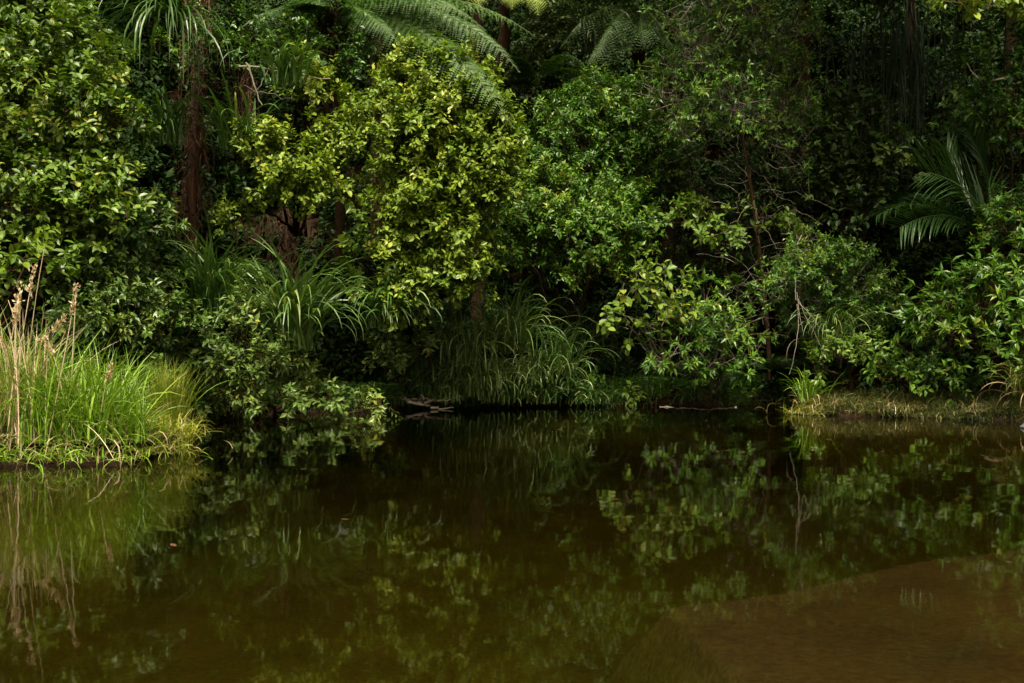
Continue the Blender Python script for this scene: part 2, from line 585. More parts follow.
def shrub(name, label, cat, base_px, base_d, lobes, mat, L=.1, hw=.26, rich=False, group=None, stems=4, stem_r=.035,
          stem_mat='bark', base_py=None, part_names=('foliage', 'stem'), **kw):
    if base_py is None:
        bx = (base_px - 512) / F_PX * base_d
        b = np.array([bx, base_d, max(gz(bx, base_d), -.12) - .03])
    else:
        b = W(base_px, base_py, base_d)
    t = thing(name, label, cat, b, group)
    lw = [lobe_world(l) for l in lobes]
    fa, sa = Acc(), Acc()
    tpl = leaf_rich(hw) if rich else leaf_lance(hw)
    foliage(fa, sa, lw, b, tpl, L, hw, **kw)
    for c, r in lw:
        for _ in range(max(1, stems // max(1, len(lw)) + 1)):
            e = c + rand_dirs(1)[0] * r * .45
            n = 9
            mid = b + (e - b) * .5 + np.array([0, 0, .1])
            p = wobble(b + rng.normal(size=3) * [.12, .12, .01], e, n, .09, -.08)
            tube(sa, p, np.linspace(stem_r, stem_r * .3, n), 6, .45 + rng.normal() * .1)
    fa.build(part_names[0], M[mat], t)
    sa.build(part_names[1], M[stem_mat], t, smooth=True)
    return t


def strap_clump(name, label, cat, px, py, d, n, length, width, mat='strap', spread=.16, e0=(50, 88), bend=(70, 150), azc=None, azs=2.0,
                dry=0, K=9, group=None, tint_mu=.45, tint_sd=.2, drift=.3, power=1.4):
    b = W(px, py, d)
    t = thing(name, label, cat, b, group)
    a = Acc()
    off = rng.normal(size=(n, 3)) * spread * np.array([1, .7, .12])
    azm = rng.random(n) * 2 * np.pi if azc is None else R(azc) + rng.normal(size=n) * azs
    straps(a, b + off, azm, R(e0[0]) + rng.random(n) * R(e0[1] - e0[0]), R(bend[0]) + rng.random(n) * R(bend[1] - bend[0]),
           length * (.55 + .6 * rng.random(n)), width * (.7 + .6 * rng.random(n)), K, np.clip(tint_mu + tint_sd * rng.normal(size=n), 0, 1), drift, power=power)
    a.build('leaf_fan', M[mat], t)
    if dry:
        a = Acc()
        off = rng.normal(size=(dry, 3)) * spread * np.array([1, .7, .1])
        azm = rng.random(dry) * 2 * np.pi if azc is None else R(azc) + rng.normal(size=dry) * azs
        straps(a, b + off, azm, R(15) + rng.random(dry) * R(50), R(100) + rng.random(dry) * R(80), length * (.4 + .5 * rng.random(dry)), width * .7, K,
               np.clip(.4 + .2 * rng.normal(size=dry), 0, 1), .6)
        a.build('dry_leaves', M['dry'], t)
    return t


def bez(p0, p1, p2, n):
    t = np.linspace(0, 1, n)[:, None]
    return (1 - t) ** 2 * p0 + 2 * t * (1 - t) * p1 + t * t * p2


def frond(parent, pts, plen, mat, npin=30, mpin=12, tint=.5, droop=.3, rach=.012, roll=0.0):
    """feathery fern frond along the curve pts; leaflets in opposite rows, each again cut into lobes"""
    a = Acc()
    n = len(pts)
    tan = unit(np.gradient(pts, axis=0))
    tube(a, pts, np.linspace(rach, rach * .25, n), 5, .75)
    tpl = leaf_lance(.17, .2, .2)
    O, D, N, S, TT = [], [], [], [], []
    for k in range(npin):
        t = .10 + .89 * k / (npin - 1)
        f = t * (n - 1)
        i = min(int(f), n - 2)
        p = pts[i] + (pts[i + 1] - pts[i]) * (f - i)
        tg = tan[i]
        side = unit(np.cross(tg, np.array([0, 0, 1.0])) + 1e-6)
        upv = np.cross(side, tg)
        side, upv = side * math.cos(roll) + upv * math.sin(roll), upv * math.cos(roll) - side * math.sin(roll)
        prof = min(1.0, t * 3.2 + .25) * (1 - t ** 2.6) + .05
        for s in (-1, 1):
            pl = plen * prof * (.9 + .2 * rng.random())
            ax = unit(side * s * .92 + tg * .42 + np.array([0, 0, -.12]) + rng.normal(size=3) * .06)
            m = max(4, int(mpin * prof + 2))
            u = np.linspace(.04, 1, m)
            pp = p + ax * (pl * u)[:, None] + np.array([0, 0, -1.0]) * (droop * pl * u ** 2)[:, None]
            axl = unit(np.gradient(pp, axis=0))
            perp = unit(np.cross(np.broadcast_to(upv, axl.shape), axl))
            lw_ = pl * (.25 if npin < 30 else .20) * (1 - .75 * u ** 1.6) + .004
            for s2 in (-1, 1):
                O.append(pp)
                D.append(perp * s2 + axl * .45)
                N.append(np.broadcast_to(upv, pp.shape) + rng.normal(size=pp.shape) * .12)
                S.append(lw_)
                TT.append(np.full(m, tint) + rng.normal() * .06)
    tpl2 = leaf_lance(.30, .15, .15)
    instance(a, tpl2, np.concatenate(O), np.concatenate(D), np.concatenate(N), np.concatenate(S), np.clip(np.concatenate(TT), 0, 1))
    return a.build('frond', M[mat], parent)


def hang(acc, p, n, length, spread, width, tint_mu=.45):
    b = p + rng.normal(size=(n, 3)) * spread
    straps(acc, b, rng.random(n) * 6.28, R(-55) - rng.random(n) * R(30), R(20), length * (.4 + .8 * rng.random(n)), width * (.5 + rng.random(n)), 7,
           np.clip(tint_mu + .22 * rng.normal(size=n), 0, 1), 1.6, vfold=.5)


def palm_frond(parent, pts, llen, mat='palm', n=34, droop=(30, 80), wid=.038, roll=0.0):
    a = Acc()
    m = len(pts)
    tan = unit(np.gradient(pts, axis=0))
    tube(a, pts, np.linspace(.03, .006, m), 6, .8)
    for s in (-1, 1):
        f = np.linspace(.16, .99, n) * (m - 1)
        i = np.minimum(f.astype(int), m - 2)
        p = pts[i] + (pts[i + 1] - pts[i]) * (f - i)[:, None]
        tg = tan[i]
        side = unit(np.cross(tg, np.array([0, 0, 1.0])))
        upv = np.cross(side, tg)
        side = side * math.cos(roll) + upv * math.sin(roll)
        d = unit(side * s * .75 + tg * .75 + np.array([0, 0, .15]) + rng.normal(size=p.shape) * .05)
        azm = np.arctan2(d[:, 0], d[:, 1])
        e0 = np.arcsin(np.clip(d[:, 2], -1, 1))
        u = f / (m - 1)
        ln = llen * (1 - .55 * np.abs(u - .45) ** 1.3 * 1.6) * (.92 + .16 * rng.random(n))
        straps(a, p, azm, e0, R(droop[0]) + rng.random(n) * R(droop[1] - droop[0]), ln, wid, 6, np.clip(.45 + .15 * rng.normal(size=n), 0, 1), .1, vfold=.25, power=1.6)
    return a.build('frond', M[mat], parent)


def trunk_tube(acc, p0, p1, r0, r1, n=14, amp=.04, sides=10, rough=.12):
    pts = wobble(p0, p1, n, amp)
    rad = np.linspace(r0, r1, n) * (1 + rough * rng.normal(size=n))
    rad[0] *= 1.25
    tube(acc, pts, rad, sides, .5)
    return pts


# ------------------------------------------------------------------ the big trees: tall trunks, and unseen crowns added overhead to shade the bank
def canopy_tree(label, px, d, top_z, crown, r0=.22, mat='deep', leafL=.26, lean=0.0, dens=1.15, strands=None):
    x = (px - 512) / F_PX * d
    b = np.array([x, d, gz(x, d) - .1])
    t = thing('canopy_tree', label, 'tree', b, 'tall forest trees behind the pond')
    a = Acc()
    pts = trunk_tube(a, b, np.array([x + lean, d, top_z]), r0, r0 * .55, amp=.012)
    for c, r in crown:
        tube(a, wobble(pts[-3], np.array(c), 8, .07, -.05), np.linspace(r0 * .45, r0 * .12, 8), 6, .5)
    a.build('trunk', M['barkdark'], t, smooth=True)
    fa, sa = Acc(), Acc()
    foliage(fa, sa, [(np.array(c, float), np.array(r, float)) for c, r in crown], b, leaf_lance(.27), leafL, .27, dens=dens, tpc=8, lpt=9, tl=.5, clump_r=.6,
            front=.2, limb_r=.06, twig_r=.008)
    fa.build('crown', M[mat], t)  # leaf masses above the view, placed to block light from the bank
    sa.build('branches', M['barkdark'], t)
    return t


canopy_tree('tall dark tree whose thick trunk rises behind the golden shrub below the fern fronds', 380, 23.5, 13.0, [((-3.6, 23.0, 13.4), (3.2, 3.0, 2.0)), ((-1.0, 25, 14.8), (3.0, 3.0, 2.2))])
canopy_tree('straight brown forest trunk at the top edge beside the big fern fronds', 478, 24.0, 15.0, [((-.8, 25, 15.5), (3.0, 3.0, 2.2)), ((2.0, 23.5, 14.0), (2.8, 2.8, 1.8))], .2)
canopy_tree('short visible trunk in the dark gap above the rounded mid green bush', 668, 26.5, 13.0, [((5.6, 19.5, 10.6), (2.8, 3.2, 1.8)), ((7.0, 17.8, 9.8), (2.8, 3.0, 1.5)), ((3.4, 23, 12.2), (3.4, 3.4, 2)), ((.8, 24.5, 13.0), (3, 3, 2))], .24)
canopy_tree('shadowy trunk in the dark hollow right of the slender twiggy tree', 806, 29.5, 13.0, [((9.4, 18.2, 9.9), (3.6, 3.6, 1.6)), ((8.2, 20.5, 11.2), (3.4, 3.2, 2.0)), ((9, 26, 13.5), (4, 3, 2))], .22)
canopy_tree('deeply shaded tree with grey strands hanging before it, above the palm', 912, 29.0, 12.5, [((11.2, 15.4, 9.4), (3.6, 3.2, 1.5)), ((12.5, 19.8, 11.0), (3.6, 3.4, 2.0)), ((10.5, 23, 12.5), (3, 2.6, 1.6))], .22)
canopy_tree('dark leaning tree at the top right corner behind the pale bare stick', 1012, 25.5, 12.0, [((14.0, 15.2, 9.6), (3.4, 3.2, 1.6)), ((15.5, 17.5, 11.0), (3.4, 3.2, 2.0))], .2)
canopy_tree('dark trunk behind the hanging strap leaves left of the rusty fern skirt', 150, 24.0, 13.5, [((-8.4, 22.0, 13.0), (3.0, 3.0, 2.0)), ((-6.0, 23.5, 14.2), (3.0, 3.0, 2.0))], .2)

# far hillside: one mass of leaves, coloured dark for shade, behind every distinct plant
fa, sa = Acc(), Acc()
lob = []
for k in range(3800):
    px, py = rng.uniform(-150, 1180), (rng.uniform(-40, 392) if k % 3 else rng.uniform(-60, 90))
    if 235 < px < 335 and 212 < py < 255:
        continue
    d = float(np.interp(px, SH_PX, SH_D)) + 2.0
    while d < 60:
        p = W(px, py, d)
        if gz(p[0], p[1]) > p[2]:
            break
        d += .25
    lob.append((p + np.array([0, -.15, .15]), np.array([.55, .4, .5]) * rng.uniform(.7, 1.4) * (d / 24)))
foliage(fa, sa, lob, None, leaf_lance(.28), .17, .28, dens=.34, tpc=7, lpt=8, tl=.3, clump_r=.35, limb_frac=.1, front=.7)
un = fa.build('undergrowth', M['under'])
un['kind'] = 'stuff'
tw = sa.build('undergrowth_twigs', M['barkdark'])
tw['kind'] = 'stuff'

# ------------------------------------------------------------------ shrubs and small trees (px, py, half width px, half height px, depth, half depth m)
BROAD = dict(rich=True, tpc=8, lpt=9, tl=.26, clump_r=.30)
shrub('broadleaf_tree', 'tall glossy broad-leaved tree filling the left edge behind the seeding grass', 'tree', 30, 16.8,
      [(20, 60, 75, 80, 15.6, 1.0), (75, 110, 60, 75, 15.2, .9), (15, 200, 70, 80, 14.8, .9), (85, 205, 55, 60, 14.9, .8), (-45, 130, 60, 140, 15.5, 1.0), (60, 10, 50, 40, 16.0, .9), (118, 125, 26, 22, 14.8, .4)],
      'broad', L=.118, hw=.27, dens=1.55, tint_shift=.05, rv=.12, part_names=('crown', 'trunk'), stems=8, **BROAD)
shrub('shrub', 'yellowing broad-leaved shrub low at the left edge just above the dry seed stalks', 'shrub', 15, 14.9, [(20, 262, 40, 34, 13.6, .6), (-30, 270, 40, 60, 13.6, .7)],
      'gold', L=.14, hw=.25, dens=.7, tint_shift=-.2, **BROAD)
shrub('shrub', 'dusky blue-green shrub behind the tall grass, under the broad-leaved tree', 'shrub', 130, 17.0,
      [(120, 285, 50, 60, 15.4, .8), (155, 325, 42, 45, 15.6, .7), (140, 235, 42, 35, 15.5, .7), (90, 330, 40, 40, 14.6, .6), (180, 372, 20, 26, 16.2, .4)],
      'dusky', L=.105, hw=.24, rv=.1, tint_shift=.06, dens=1.3, tpc=9, lpt=10, tl=.24, clump_r=.24)
shrub('shrub', 'pale green bush on the water edge with its lowest sprays trailing onto the pond', 'shrub', 262, 18.6,
      [(245, 345, 44, 40, 16.6, .7), (228, 385, 36, 28, 16.8, .6), (280, 380, 38, 28, 16.7, .6), (318, 396, 30, 10, 17.6, .4), (348, 406, 24, 6, 17.6, .3), (240, 305, 26, 22, 18.2, .5), (292, 340, 20, 28, 17.4, .5), (235, 400, 34, 10, 17.4, .5), (372, 410, 14, 5, 17.4, .3)],
      'pale', L=.125, hw=.24, rv=.12, tint_shift=.08, dens=1.25, tpc=7, lpt=9, tl=.28, clump_r=.24, up=.35, limb_tint=.5)
shrub('shrub', 'left bright golden green shrub overhanging the dark bank, separate from the larger golden one', 'shrub', 300, 20.5,
      [(288, 166, 42, 36, 17.6, .6), (262, 150, 22, 24, 17.5, .5), (316, 186, 18, 20, 17.5, .4), (318, 92, 22, 14, 18.0, .4), (300, 72, 14, 12, 18.0, .3), (240, 218, 18, 8, 17.8, .3), (338, 140, 16, 22, 17.9, .3), (342, 176, 14, 16, 17.9, .3)],
      'gold', L=.10, hw=.28, dens=2.0, base_py=235, rich=True, tpc=8, lpt=9, tl=.24, clump_r=.24, stems=5, tint_shift=.12, rv=.16, stem_mat='barkdark')
shrub('shrub', 'largest golden green shrub spilling down below the long arching fern fronds', 'shrub', 410, 21.0,
      [(425, 105, 62, 48, 18.4, .9), (455, 150, 50, 48, 18.2, .8), (402, 150, 36, 40, 18.2, .8), (425, 200, 44, 40, 18.2, .8), (405, 250, 30, 38, 18.4, .6), (440, 245, 30, 40, 18.4, .6), (480, 120, 36, 46, 18.2, .6), (478, 175, 36, 42, 18.1, .6), (455, 215, 40, 44, 18.1, .6), (386, 205, 20, 36, 18.2, .4), (372, 118, 22, 22, 18.2, .4), (445, 72, 40, 18, 18.4, .5), (430, 275, 30, 30, 18.3, .5), (500, 150, 16, 40, 18.2, .4), (465, 255, 26, 36, 18.3, .5), (495, 90, 14, 12, 18.2, .3), (395, 300, 24, 16, 18.3, .4), (415, 65, 26, 20, 18.6, .5)],
      'gold', L=.10, hw=.28, dens=1.5, base_py=290, rich=True, tpc=8, lpt=9, tl=.24, clump_r=.26, stems=8, tint_shift=.02, rv=.16, stem_mat='barkdark')
shrub('shrub', 'short golden green twigs with round leaves dangling under the largest golden shrub', 'shrub', 385, 20.6,
      [(372, 285, 24, 18, 18.6, .4), (352, 262, 18, 16, 18.6, .4)], 'gold', L=.15, hw=.3, dens=.6, base_py=300, rich=True, tpc=6, lpt=8, tl=.3, clump_r=.3, tint_shift=-.1)
shrub('shrub', 'upper rounded mid green bush right of the golden shrub with fine leaves', 'shrub', 600, 23.8,
      [(600, 130, 62, 44, 22.0, 1.0), (560, 160, 46, 40, 21.8, .9), (645, 150, 40, 40, 22.0, .8), (600, 105, 40, 22, 22.2, .7)],
      'mid', L=.11, hw=.23, rv=.1, dens=1.5, tpc=9, lpt=10, tl=.26, clump_r=.26, base_py=210, tint_shift=.05)
shrub('shrub', 'lower brighter mid green bush overhanging the drooping sedges in mid picture', 'shrub', 570, 23.0,
      [(555, 205, 62, 38, 20.8, .9), (595, 240, 58, 40, 20.6, .9), (520, 240, 46, 42, 20.8, .9), (620, 215, 36, 34, 20.8, .7), (490, 215, 26, 34, 20.9, .6)],
      'mid', L=.11, hw=.24, rv=.1, dens=1.5, tpc=9, lpt=10, tl=.26, clump_r=.26, base_py=330, tint_shift=.16)
shrub('shrub', 'small bush with large rounded yellow-green leaves poking out between two green bushes', 'shrub', 670, 22.0,
      [(640, 285, 26, 12, 20.0, .4), (612, 315, 32, 10, 19.9, .4), (660, 272, 20, 12, 20.1, .3), (655, 320, 18, 16, 20.0, .4)],
      'lime', L=.16, hw=.33, dens=.45, rich=True, tpc=4, lpt=6, tl=.35, clump_r=.28, base_py=372, stem_r=.02, stem_mat='twig', tint_shift=.1)
shrub('shrub', 'mid green shrub with upright pointed leaf rosettes above the low ferns', 'shrub', 715, 22.4,
      [(700, 310, 46, 34, 20.6, .7), (745, 325, 42, 32, 20.4, .7), (680, 345, 34, 28, 20.4, .6), (725, 345, 36, 24, 20.2, .6)],
      'mid', L=.17, hw=.17, rv=.12, dens=1.0, tpc=6, lpt=10, tl=.26, clump_r=.28, whorl=True, up=.6, stem_mat='twig', tint_shift=.14)
shrub('shrub', 'flat lime green leaf sprays in the dark behind the slender twiggy tree', 'shrub', 712, 24.0,
      [(690, 222, 34, 10, 20.3, .4), (725, 238, 36, 9, 20.3, .4), (745, 228, 24, 9, 20.3, .4), (705, 205, 20, 6, 20.3, .3)],
      'lime', L=.13, hw=.28, dens=.6, tpc=6, lpt=8, tl=.35, clump_r=.3, base_py=330, rich=True, up=.1, tint_shift=-.22)
shrub('shrub', 'shaded round-leaved shrub in the hollow to the left above the palm fronds', 'shrub', 855, 23.5,
      [(850, 150, 55, 46, 21.4, .9), (880, 180, 32, 40, 21.4, .8), (820, 195, 44, 40, 21.4, .8), (855, 110, 36, 20, 21.6, .6)],
      'deep', L=.14, hw=.3, dens=.9, rich=True, tpc=8, lpt=8, tl=.28, clump_r=.3, base_py=270, tint_shift=.12)
shrub('small_tree', 'small fine-leaved tree with a rounded crown over the sedge tuft on the right bank', 'tree', 832, 20.6,
      [(825, 262, 50, 32, 19.4, .7), (855, 285, 34, 30, 19.4, .6), (800, 285, 28, 30, 19.4, .6), (870, 310, 18, 26, 19.4, .4)],
      'mid', L=.085, hw=.27, rv=.12, dens=1.35, tpc=9, lpt=10, tl=.22, clump_r=.22, stem_mat='twig', part_names=('crown', 'trunk'), stem_r=.03, tint_shift=.12)
shrub('shrub', 'low lime green shrub on the turf lip in front of the small rounded tree', 'shrub', 845, 19.7,
      [(845, 352, 30, 18, 18.7, .4), (820, 365, 18, 14, 18.6, .3), (875, 362, 16, 16, 18.6, .3)], 'lime', L=.12, hw=.26, dens=.75, tpc=6, lpt=8, tl=.24, clump_r=.22, tint_shift=-.22)
shrub('shrub', 'low leafy shrub on the right turf bank between lime shrub and big rosette shrub', 'shrub', 915, 19.4,
      [(912, 370, 32, 18, 18.3, .5), (890, 378, 20, 14, 18.2, .4), (945, 380, 28, 16, 18.2, .4)], 'mid', L=.13, hw=.26, dens=.85, tpc=6, lpt=8, tl=.24, clump_r=.22, tint_shift=.06)
shrub('shrub', 'big shrub with starry pointed leaf rosettes at the right edge above the turf', 'shrub', 985, 20.0,
      [(975, 300, 46, 50, 18.0, .8), (1015, 270, 40, 50, 17.8, .8), (950, 335, 34, 34, 17.8, .7), (1010, 345, 44, 40, 17.6, .8), (1045, 300, 40, 70, 17.8, .8), (935, 295, 22, 28, 18.1, .5)],
      'mid', L=.19, hw=.17, rv=.12, dens=1.2, tpc=6, lpt=10, tl=.26, clump_r=.3, whorl=True, up=.5, tint_shift=.08)
shrub('shrub', 'fine-leaved green bush at the right edge touching the upper palm frond', 'shrub', 1010, 21.0,
      [(1005, 225, 34, 26, 18.6, .6), (1030, 210, 34, 40, 18.6, .6)], 'mid', L=.09, hw=.27, dens=1.0, tpc=9, lpt=10, tl=.2, clump_r=.22, base_py=300)
shrub('small_tree', 'small tree in shade at the right edge above the palm, carrying a bare stick', 'tree', 1000, 22.5,
      [(985, 70, 40, 40, 19.6, .8), (1015, 110, 34, 40, 19.4, .7), (975, 115, 30, 26, 19.6, .6), (1035, 60, 34, 50, 19.6, .7)],
      'mid', L=.14, hw=.26, dens=.75, tpc=7, lpt=8, tl=.28, clump_r=.28, base_py=240, part_names=('crown', 'trunk'), tint_shift=-.12)
shrub('overhanging_branch', 'sunlit yellow-green leafy branch end dipping into the top right corner', 'branch', 1080, 15.5,
      [(965, 2, 30, 9, 14.2, .4), (1000, 4, 30, 12, 14.2, .4), (1025, 0, 24, 14, 14.2, .4)], 'gold', L=.13, hw=.26, dens=.8, rich=True, tpc=6, lpt=8, tl=.24, clump_r=.2, base_py=-60)
shrub('shrub', 'small leafy bush standing right at the waterline beside the twisted driftwood roots', 'shrub', 405, 21.2,
      [(405, 358, 34, 18, 19.6, .4), (425, 350, 18, 14, 19.6, .3), (385, 368, 18, 14, 19.6, .3)], 'pale', L=.13, hw=.28, dens=.75, rich=True, tpc=6, lpt=8, tl=.26, clump_r=.24, tint_shift=.02)
shrub('shrub', 'dark leafy sprigs in front of the tree fern crown above the left golden shrub', 'shrub', 310, 20.5,
      [(285, 40, 30, 24, 18.4, .5), (330, 60, 36, 26, 18.6, .5), (360, 40, 22, 20, 18.8, .4), (300, 75, 30, 20, 18.4, .5)], 'mid', L=.10, hw=.27, dens=.9, tpc=6, lpt=8, tl=.26, clump_r=.26, base_py=150, tint_shift=-.15)
shrub('shrub', 'leggy small-leaved sprig climbing beside the rusty fern trunk at upper left', 'shrub', 232, 20.0,
      [(215, 45, 26, 26, 17.7, .4), (175, 50, 18, 22, 17.7, .4), (245, 30, 20, 18, 17.8, .4), (215, 78, 20, 14, 17.7, .3)], 'mid', L=.10, hw=.27, dens=.6, tpc=6, lpt=8, tl=.26, clump_r=.26, base_py=150)
shrub('shrub', 'dark mixed shrub at the top centre behind the fern fronds and hanging strap leaves', 'shrub', 545, 25.0,
      [(560, 40, 50, 40, 23.6, .8), (520, 90, 30, 34, 23.0, .6), (540, 70, 30, 40, 23.4, .6)], 'deep', L=.11, hw=.3, dens=.8, tpc=7, lpt=8, tl=.26, clump_r=.28, base_py=140, tint_shift=.1)
shrub('shrub', 'dark fine-leaved bush under the slender twiggy tree behind the pointed rosette shrub', 'shrub', 770, 24.2,
      [(700, 190, 50, 44, 23.0, .8), (770, 200, 40, 50, 23.0, .8), (720, 265, 50, 34, 22.6, .7), (790, 270, 30, 44, 22.4, .7)], 'deep', L=.11, hw=.26, dens=.85, tpc=8, lpt=9, tl=.26, clump_r=.28, base_py=320)
shrub('seedling', 'tiny leafy seedling at the foot of the drooping sedges on the mud', 'seedling', 583, 22.0,
      [(582, 378, 14, 16, 21.6, .3)], 'mid', L=.12, hw=.26, dens=.7, tpc=5, lpt=7, tl=.22, clump_r=.2, tint_shift=.1)
shrub('seedling', 'bright lime seedling with two or three leaves low on the muddy shore', 'seedling', 640, 22.2,
      [(640, 393, 10, 5, 21.6, .15)], 'lime', L=.16, hw=.26, dens=.7, tpc=3, lpt=5, tl=.16, clump_r=.1)

# the slender, twiggy tree
tb = W(770, 395, 22.0)
tb[2] = gz(tb[0], tb[1]) - .05
t = thing('slender_tree', 'slender leaning tree with sparse leaf tufts and many pale bare twigs', 'tree', tb)
a = Acc()
trunk = np.array([tb, W(768, 330, 21.6), W(762, 275, 21.3), W(755, 210, 21.0), W(742, 130, 20.8), W(722, 60, 20.6), W(708, 5, 20.5), W(700, -50, 20.5)])
tt_ = np.linspace(0, 7, 30)
trunk = np.stack([np.interp(tt_, np.arange(8), trunk[:, q]) for q in range(3)], -1)
trunk[1:-1] = (trunk[:-2] + trunk[1:-1] + trunk[2:]) / 3
trunk[1:-1] = (trunk[:-2] + trunk[1:-1] + trunk[2:]) / 3
tube(a, trunk, np.linspace(.055, .02, 30), 7, .45)
a.build('trunk', M['bark'], t, smooth=True)
fa, sa = Acc(), Acc()
tl_ = [lobe_world(l) for l in [(700, 45, 52, 40, 20.4, .9), (765, 40, 48, 44, 20.5, .9), (680, 100, 40, 30, 20.3, .7), (785, 105, 34, 40, 20.5, .8), (735, 100, 44, 34, 20.2, .8), (725, 10, 60, 28, 20.5, .9), (790, 150, 26, 26, 20.6, .5), (690, 130, 24, 22, 20.3, .5)]]
foliage(fa, sa, tl_, tb, leaf_lance(.2), .12, .2, dens=1.0, tpc=6, lpt=9, tl=.25, clump_r=.28, whorl=True, limb_r=.014, limb_frac=1.0, limb_tint=.55, twig_r=.005, tint_shift=.05)
for c, r in tl_:
    k = int(rng.integers(12, 26))
    tube(sa, wobble(trunk[k], c, 9, .1, -.06), np.linspace(.02, .006, 9), 5, .5)
for k in range(150):
    i = int(rng.integers(6, 28))
    ang = rng.uniform(0, 6.28)
    e = trunk[i] + np.array([math.cos(ang) * 1.1, -.5 * rng.random(), rng.uniform(-.7, .8)]) * rng.uniform(.5, 1.6)
    pts = wobble(trunk[i] if k % 4 == 0 else trunk[i] + (e - trunk[i]) * .35, e, 10, .11, rng.uniform(-.15, .15))
    tube(sa, pts, np.linspace(.006, .0022, 10), 4, rng.uniform(.45, 1))
fa.build('crown', M['mid'], t)
sa.build('branches', M['twig'], t, smooth=True)

# thin dead stems hanging in front of the small rounded tree
t = thing('dead_branch', 'thin pale dead branch hanging beside the sedge tuft under the rounded tree', 'branch', W(800, 245, 19.0))
a = Acc()
tube(a, wobble(W(802, 235, 19.2), W(796, 300, 18.9), 9, .05), np.linspace(.012, .009, 9), 5, .55)
for q in range(4):
    tube(a, wobble(W(797, 292 + q * 4, 18.9), W(rng.uniform(775, 825), rng.uniform(320, 375), 18.8), 8, .06), np.linspace(.007, .003, 8), 4, .6)
a.build('twigs', M['twig'], t, smooth=True)
o = Acc()
tube(o, np.array([W(968, 62, 18.9), W(972, 70, 18.9), W(980, 78, 18.9), W(992, 80, 18.9), W(1004, 78, 19.0), W(1016, 84, 19.3)]), np.linspace(.008, .022, 6), 5, .85)
tag(o.build('dead_branch', M['twig'], smooth=True), 'short crooked pale bare stick in the shade at upper right', 'branch')
for (p0, p1, lab) in [((245, 62, 17.3), (262, 105, 17.2), 'thin dead stick slanting above the left golden shrub'), ((238, 66, 17.4), (330, 78, 17.6), 'crooked grey bare limb reaching towards the upper golden sprig')]:
    o = Acc()
    tube(o, wobble(W(*p0), W(*p1), 10, .06), np.linspace(.02, .01, 10), 5, .4)
    for q in range(3):
        f = rng.uniform(.3, .8)
        s = W(p0[0] + (p1[0] - p0[0]) * f, p0[1] + (p1[1] - p0[1]) * f, p0[2])
        tube(o, wobble(s, s + rng.normal(size=3) * [.35, .1, .3], 7, .12), np.linspace(.009, .003, 7), 4, .5)
    tag(o.build('dead_branch', M['twig'], smooth=True), lab, 'branch')

# ------------------------------------------------------------------ tree ferns
t = thing('tree_fern', 'large tree fern whose long green fronds arch over the golden shrub', 'tree fern', W(338, 260, 20.8))
a = Acc()
crown = W(336, 10, 19.8)
trunk_tube(a, W(338, 260, 20.8), crown, .11, .09, 16, .015)
a.build('trunk', M['bark'], t, smooth=True)
for (mid, tip, pl, tint, ro) in [((440, 8, 18.2), (514, 128, 16.9), .58, .40, -.8), ((450, -18, 18.6), (520, 72, 17.9), .52, .35, -.7), ((400, -40, 18.4), (486, 30, 17.6), .5, .36, -.6), ((418, 2, 18.6), (476, 74, 17.9), .46, .5, -.75), ((450, -30, 18.8), (535, 36, 18.4), .46, .5, -.5), ((352, -8, 18.6), (400, 44, 17.9), .4, .3, -.6),
                                 ((290, -10, 18.8), (236, 30, 18.0), .5, .22, .4), ((300, -45, 18.4), (262, 4, 17.4), .5, .25, .4),
                                 ((310, -20, 20.4), (270, 20, 21.2), .5, .3, 0), ((390, -30, 20.6), (430, 20, 21.4), .5, .4, 0), ((330, -50, 17.6), (318, 4, 17.2), .5, .3, .3)]:
    frond(t, bez(crown, W(*mid), W(*tip), 26), pl, 'fern', 28, 16, tint, .5, roll=ro)
a = Acc()
hang(a, W(332, 12, 19.5), 60, 1.5, [.12, .12, .1], .05)
a.build('dead_fronds', M['rust'], t)

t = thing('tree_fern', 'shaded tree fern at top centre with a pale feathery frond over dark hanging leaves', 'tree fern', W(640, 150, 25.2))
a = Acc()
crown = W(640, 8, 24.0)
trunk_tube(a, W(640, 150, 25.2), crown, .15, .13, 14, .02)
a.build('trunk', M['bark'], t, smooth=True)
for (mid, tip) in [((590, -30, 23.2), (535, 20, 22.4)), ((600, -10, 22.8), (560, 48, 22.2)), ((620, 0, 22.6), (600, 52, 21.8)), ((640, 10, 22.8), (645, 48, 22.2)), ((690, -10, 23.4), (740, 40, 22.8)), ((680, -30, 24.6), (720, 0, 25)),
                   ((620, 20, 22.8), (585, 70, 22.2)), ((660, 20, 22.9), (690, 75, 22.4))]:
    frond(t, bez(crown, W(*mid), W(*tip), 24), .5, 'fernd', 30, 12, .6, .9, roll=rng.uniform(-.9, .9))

t = thing('tree_fern', 'tree fern above the frame showing only its yellowed frond tips beside a brown trunk', 'tree fern', W(500, 120, 23.8))
a = Acc()
crown = W(505, -48, 22.0)
trunk_tube(a, W(500, 120, 23.8), crown, .17, .13, 14, .02)
a.build('trunk', M['bark'], t, smooth=True)
for (mid, tip) in [((535, -30, 21.2), (538, 14, 20.8)), ((480, -30, 21.0), (478, 6, 20.6)), ((515, -30, 20.8), (512, 8, 20.2)), ((560, -60, 21.6), (590, -10, 21.2))]:
    frond(t, bez(crown, W(*mid), W(*tip), 22), .5, 'gold', 26, 12, .8)

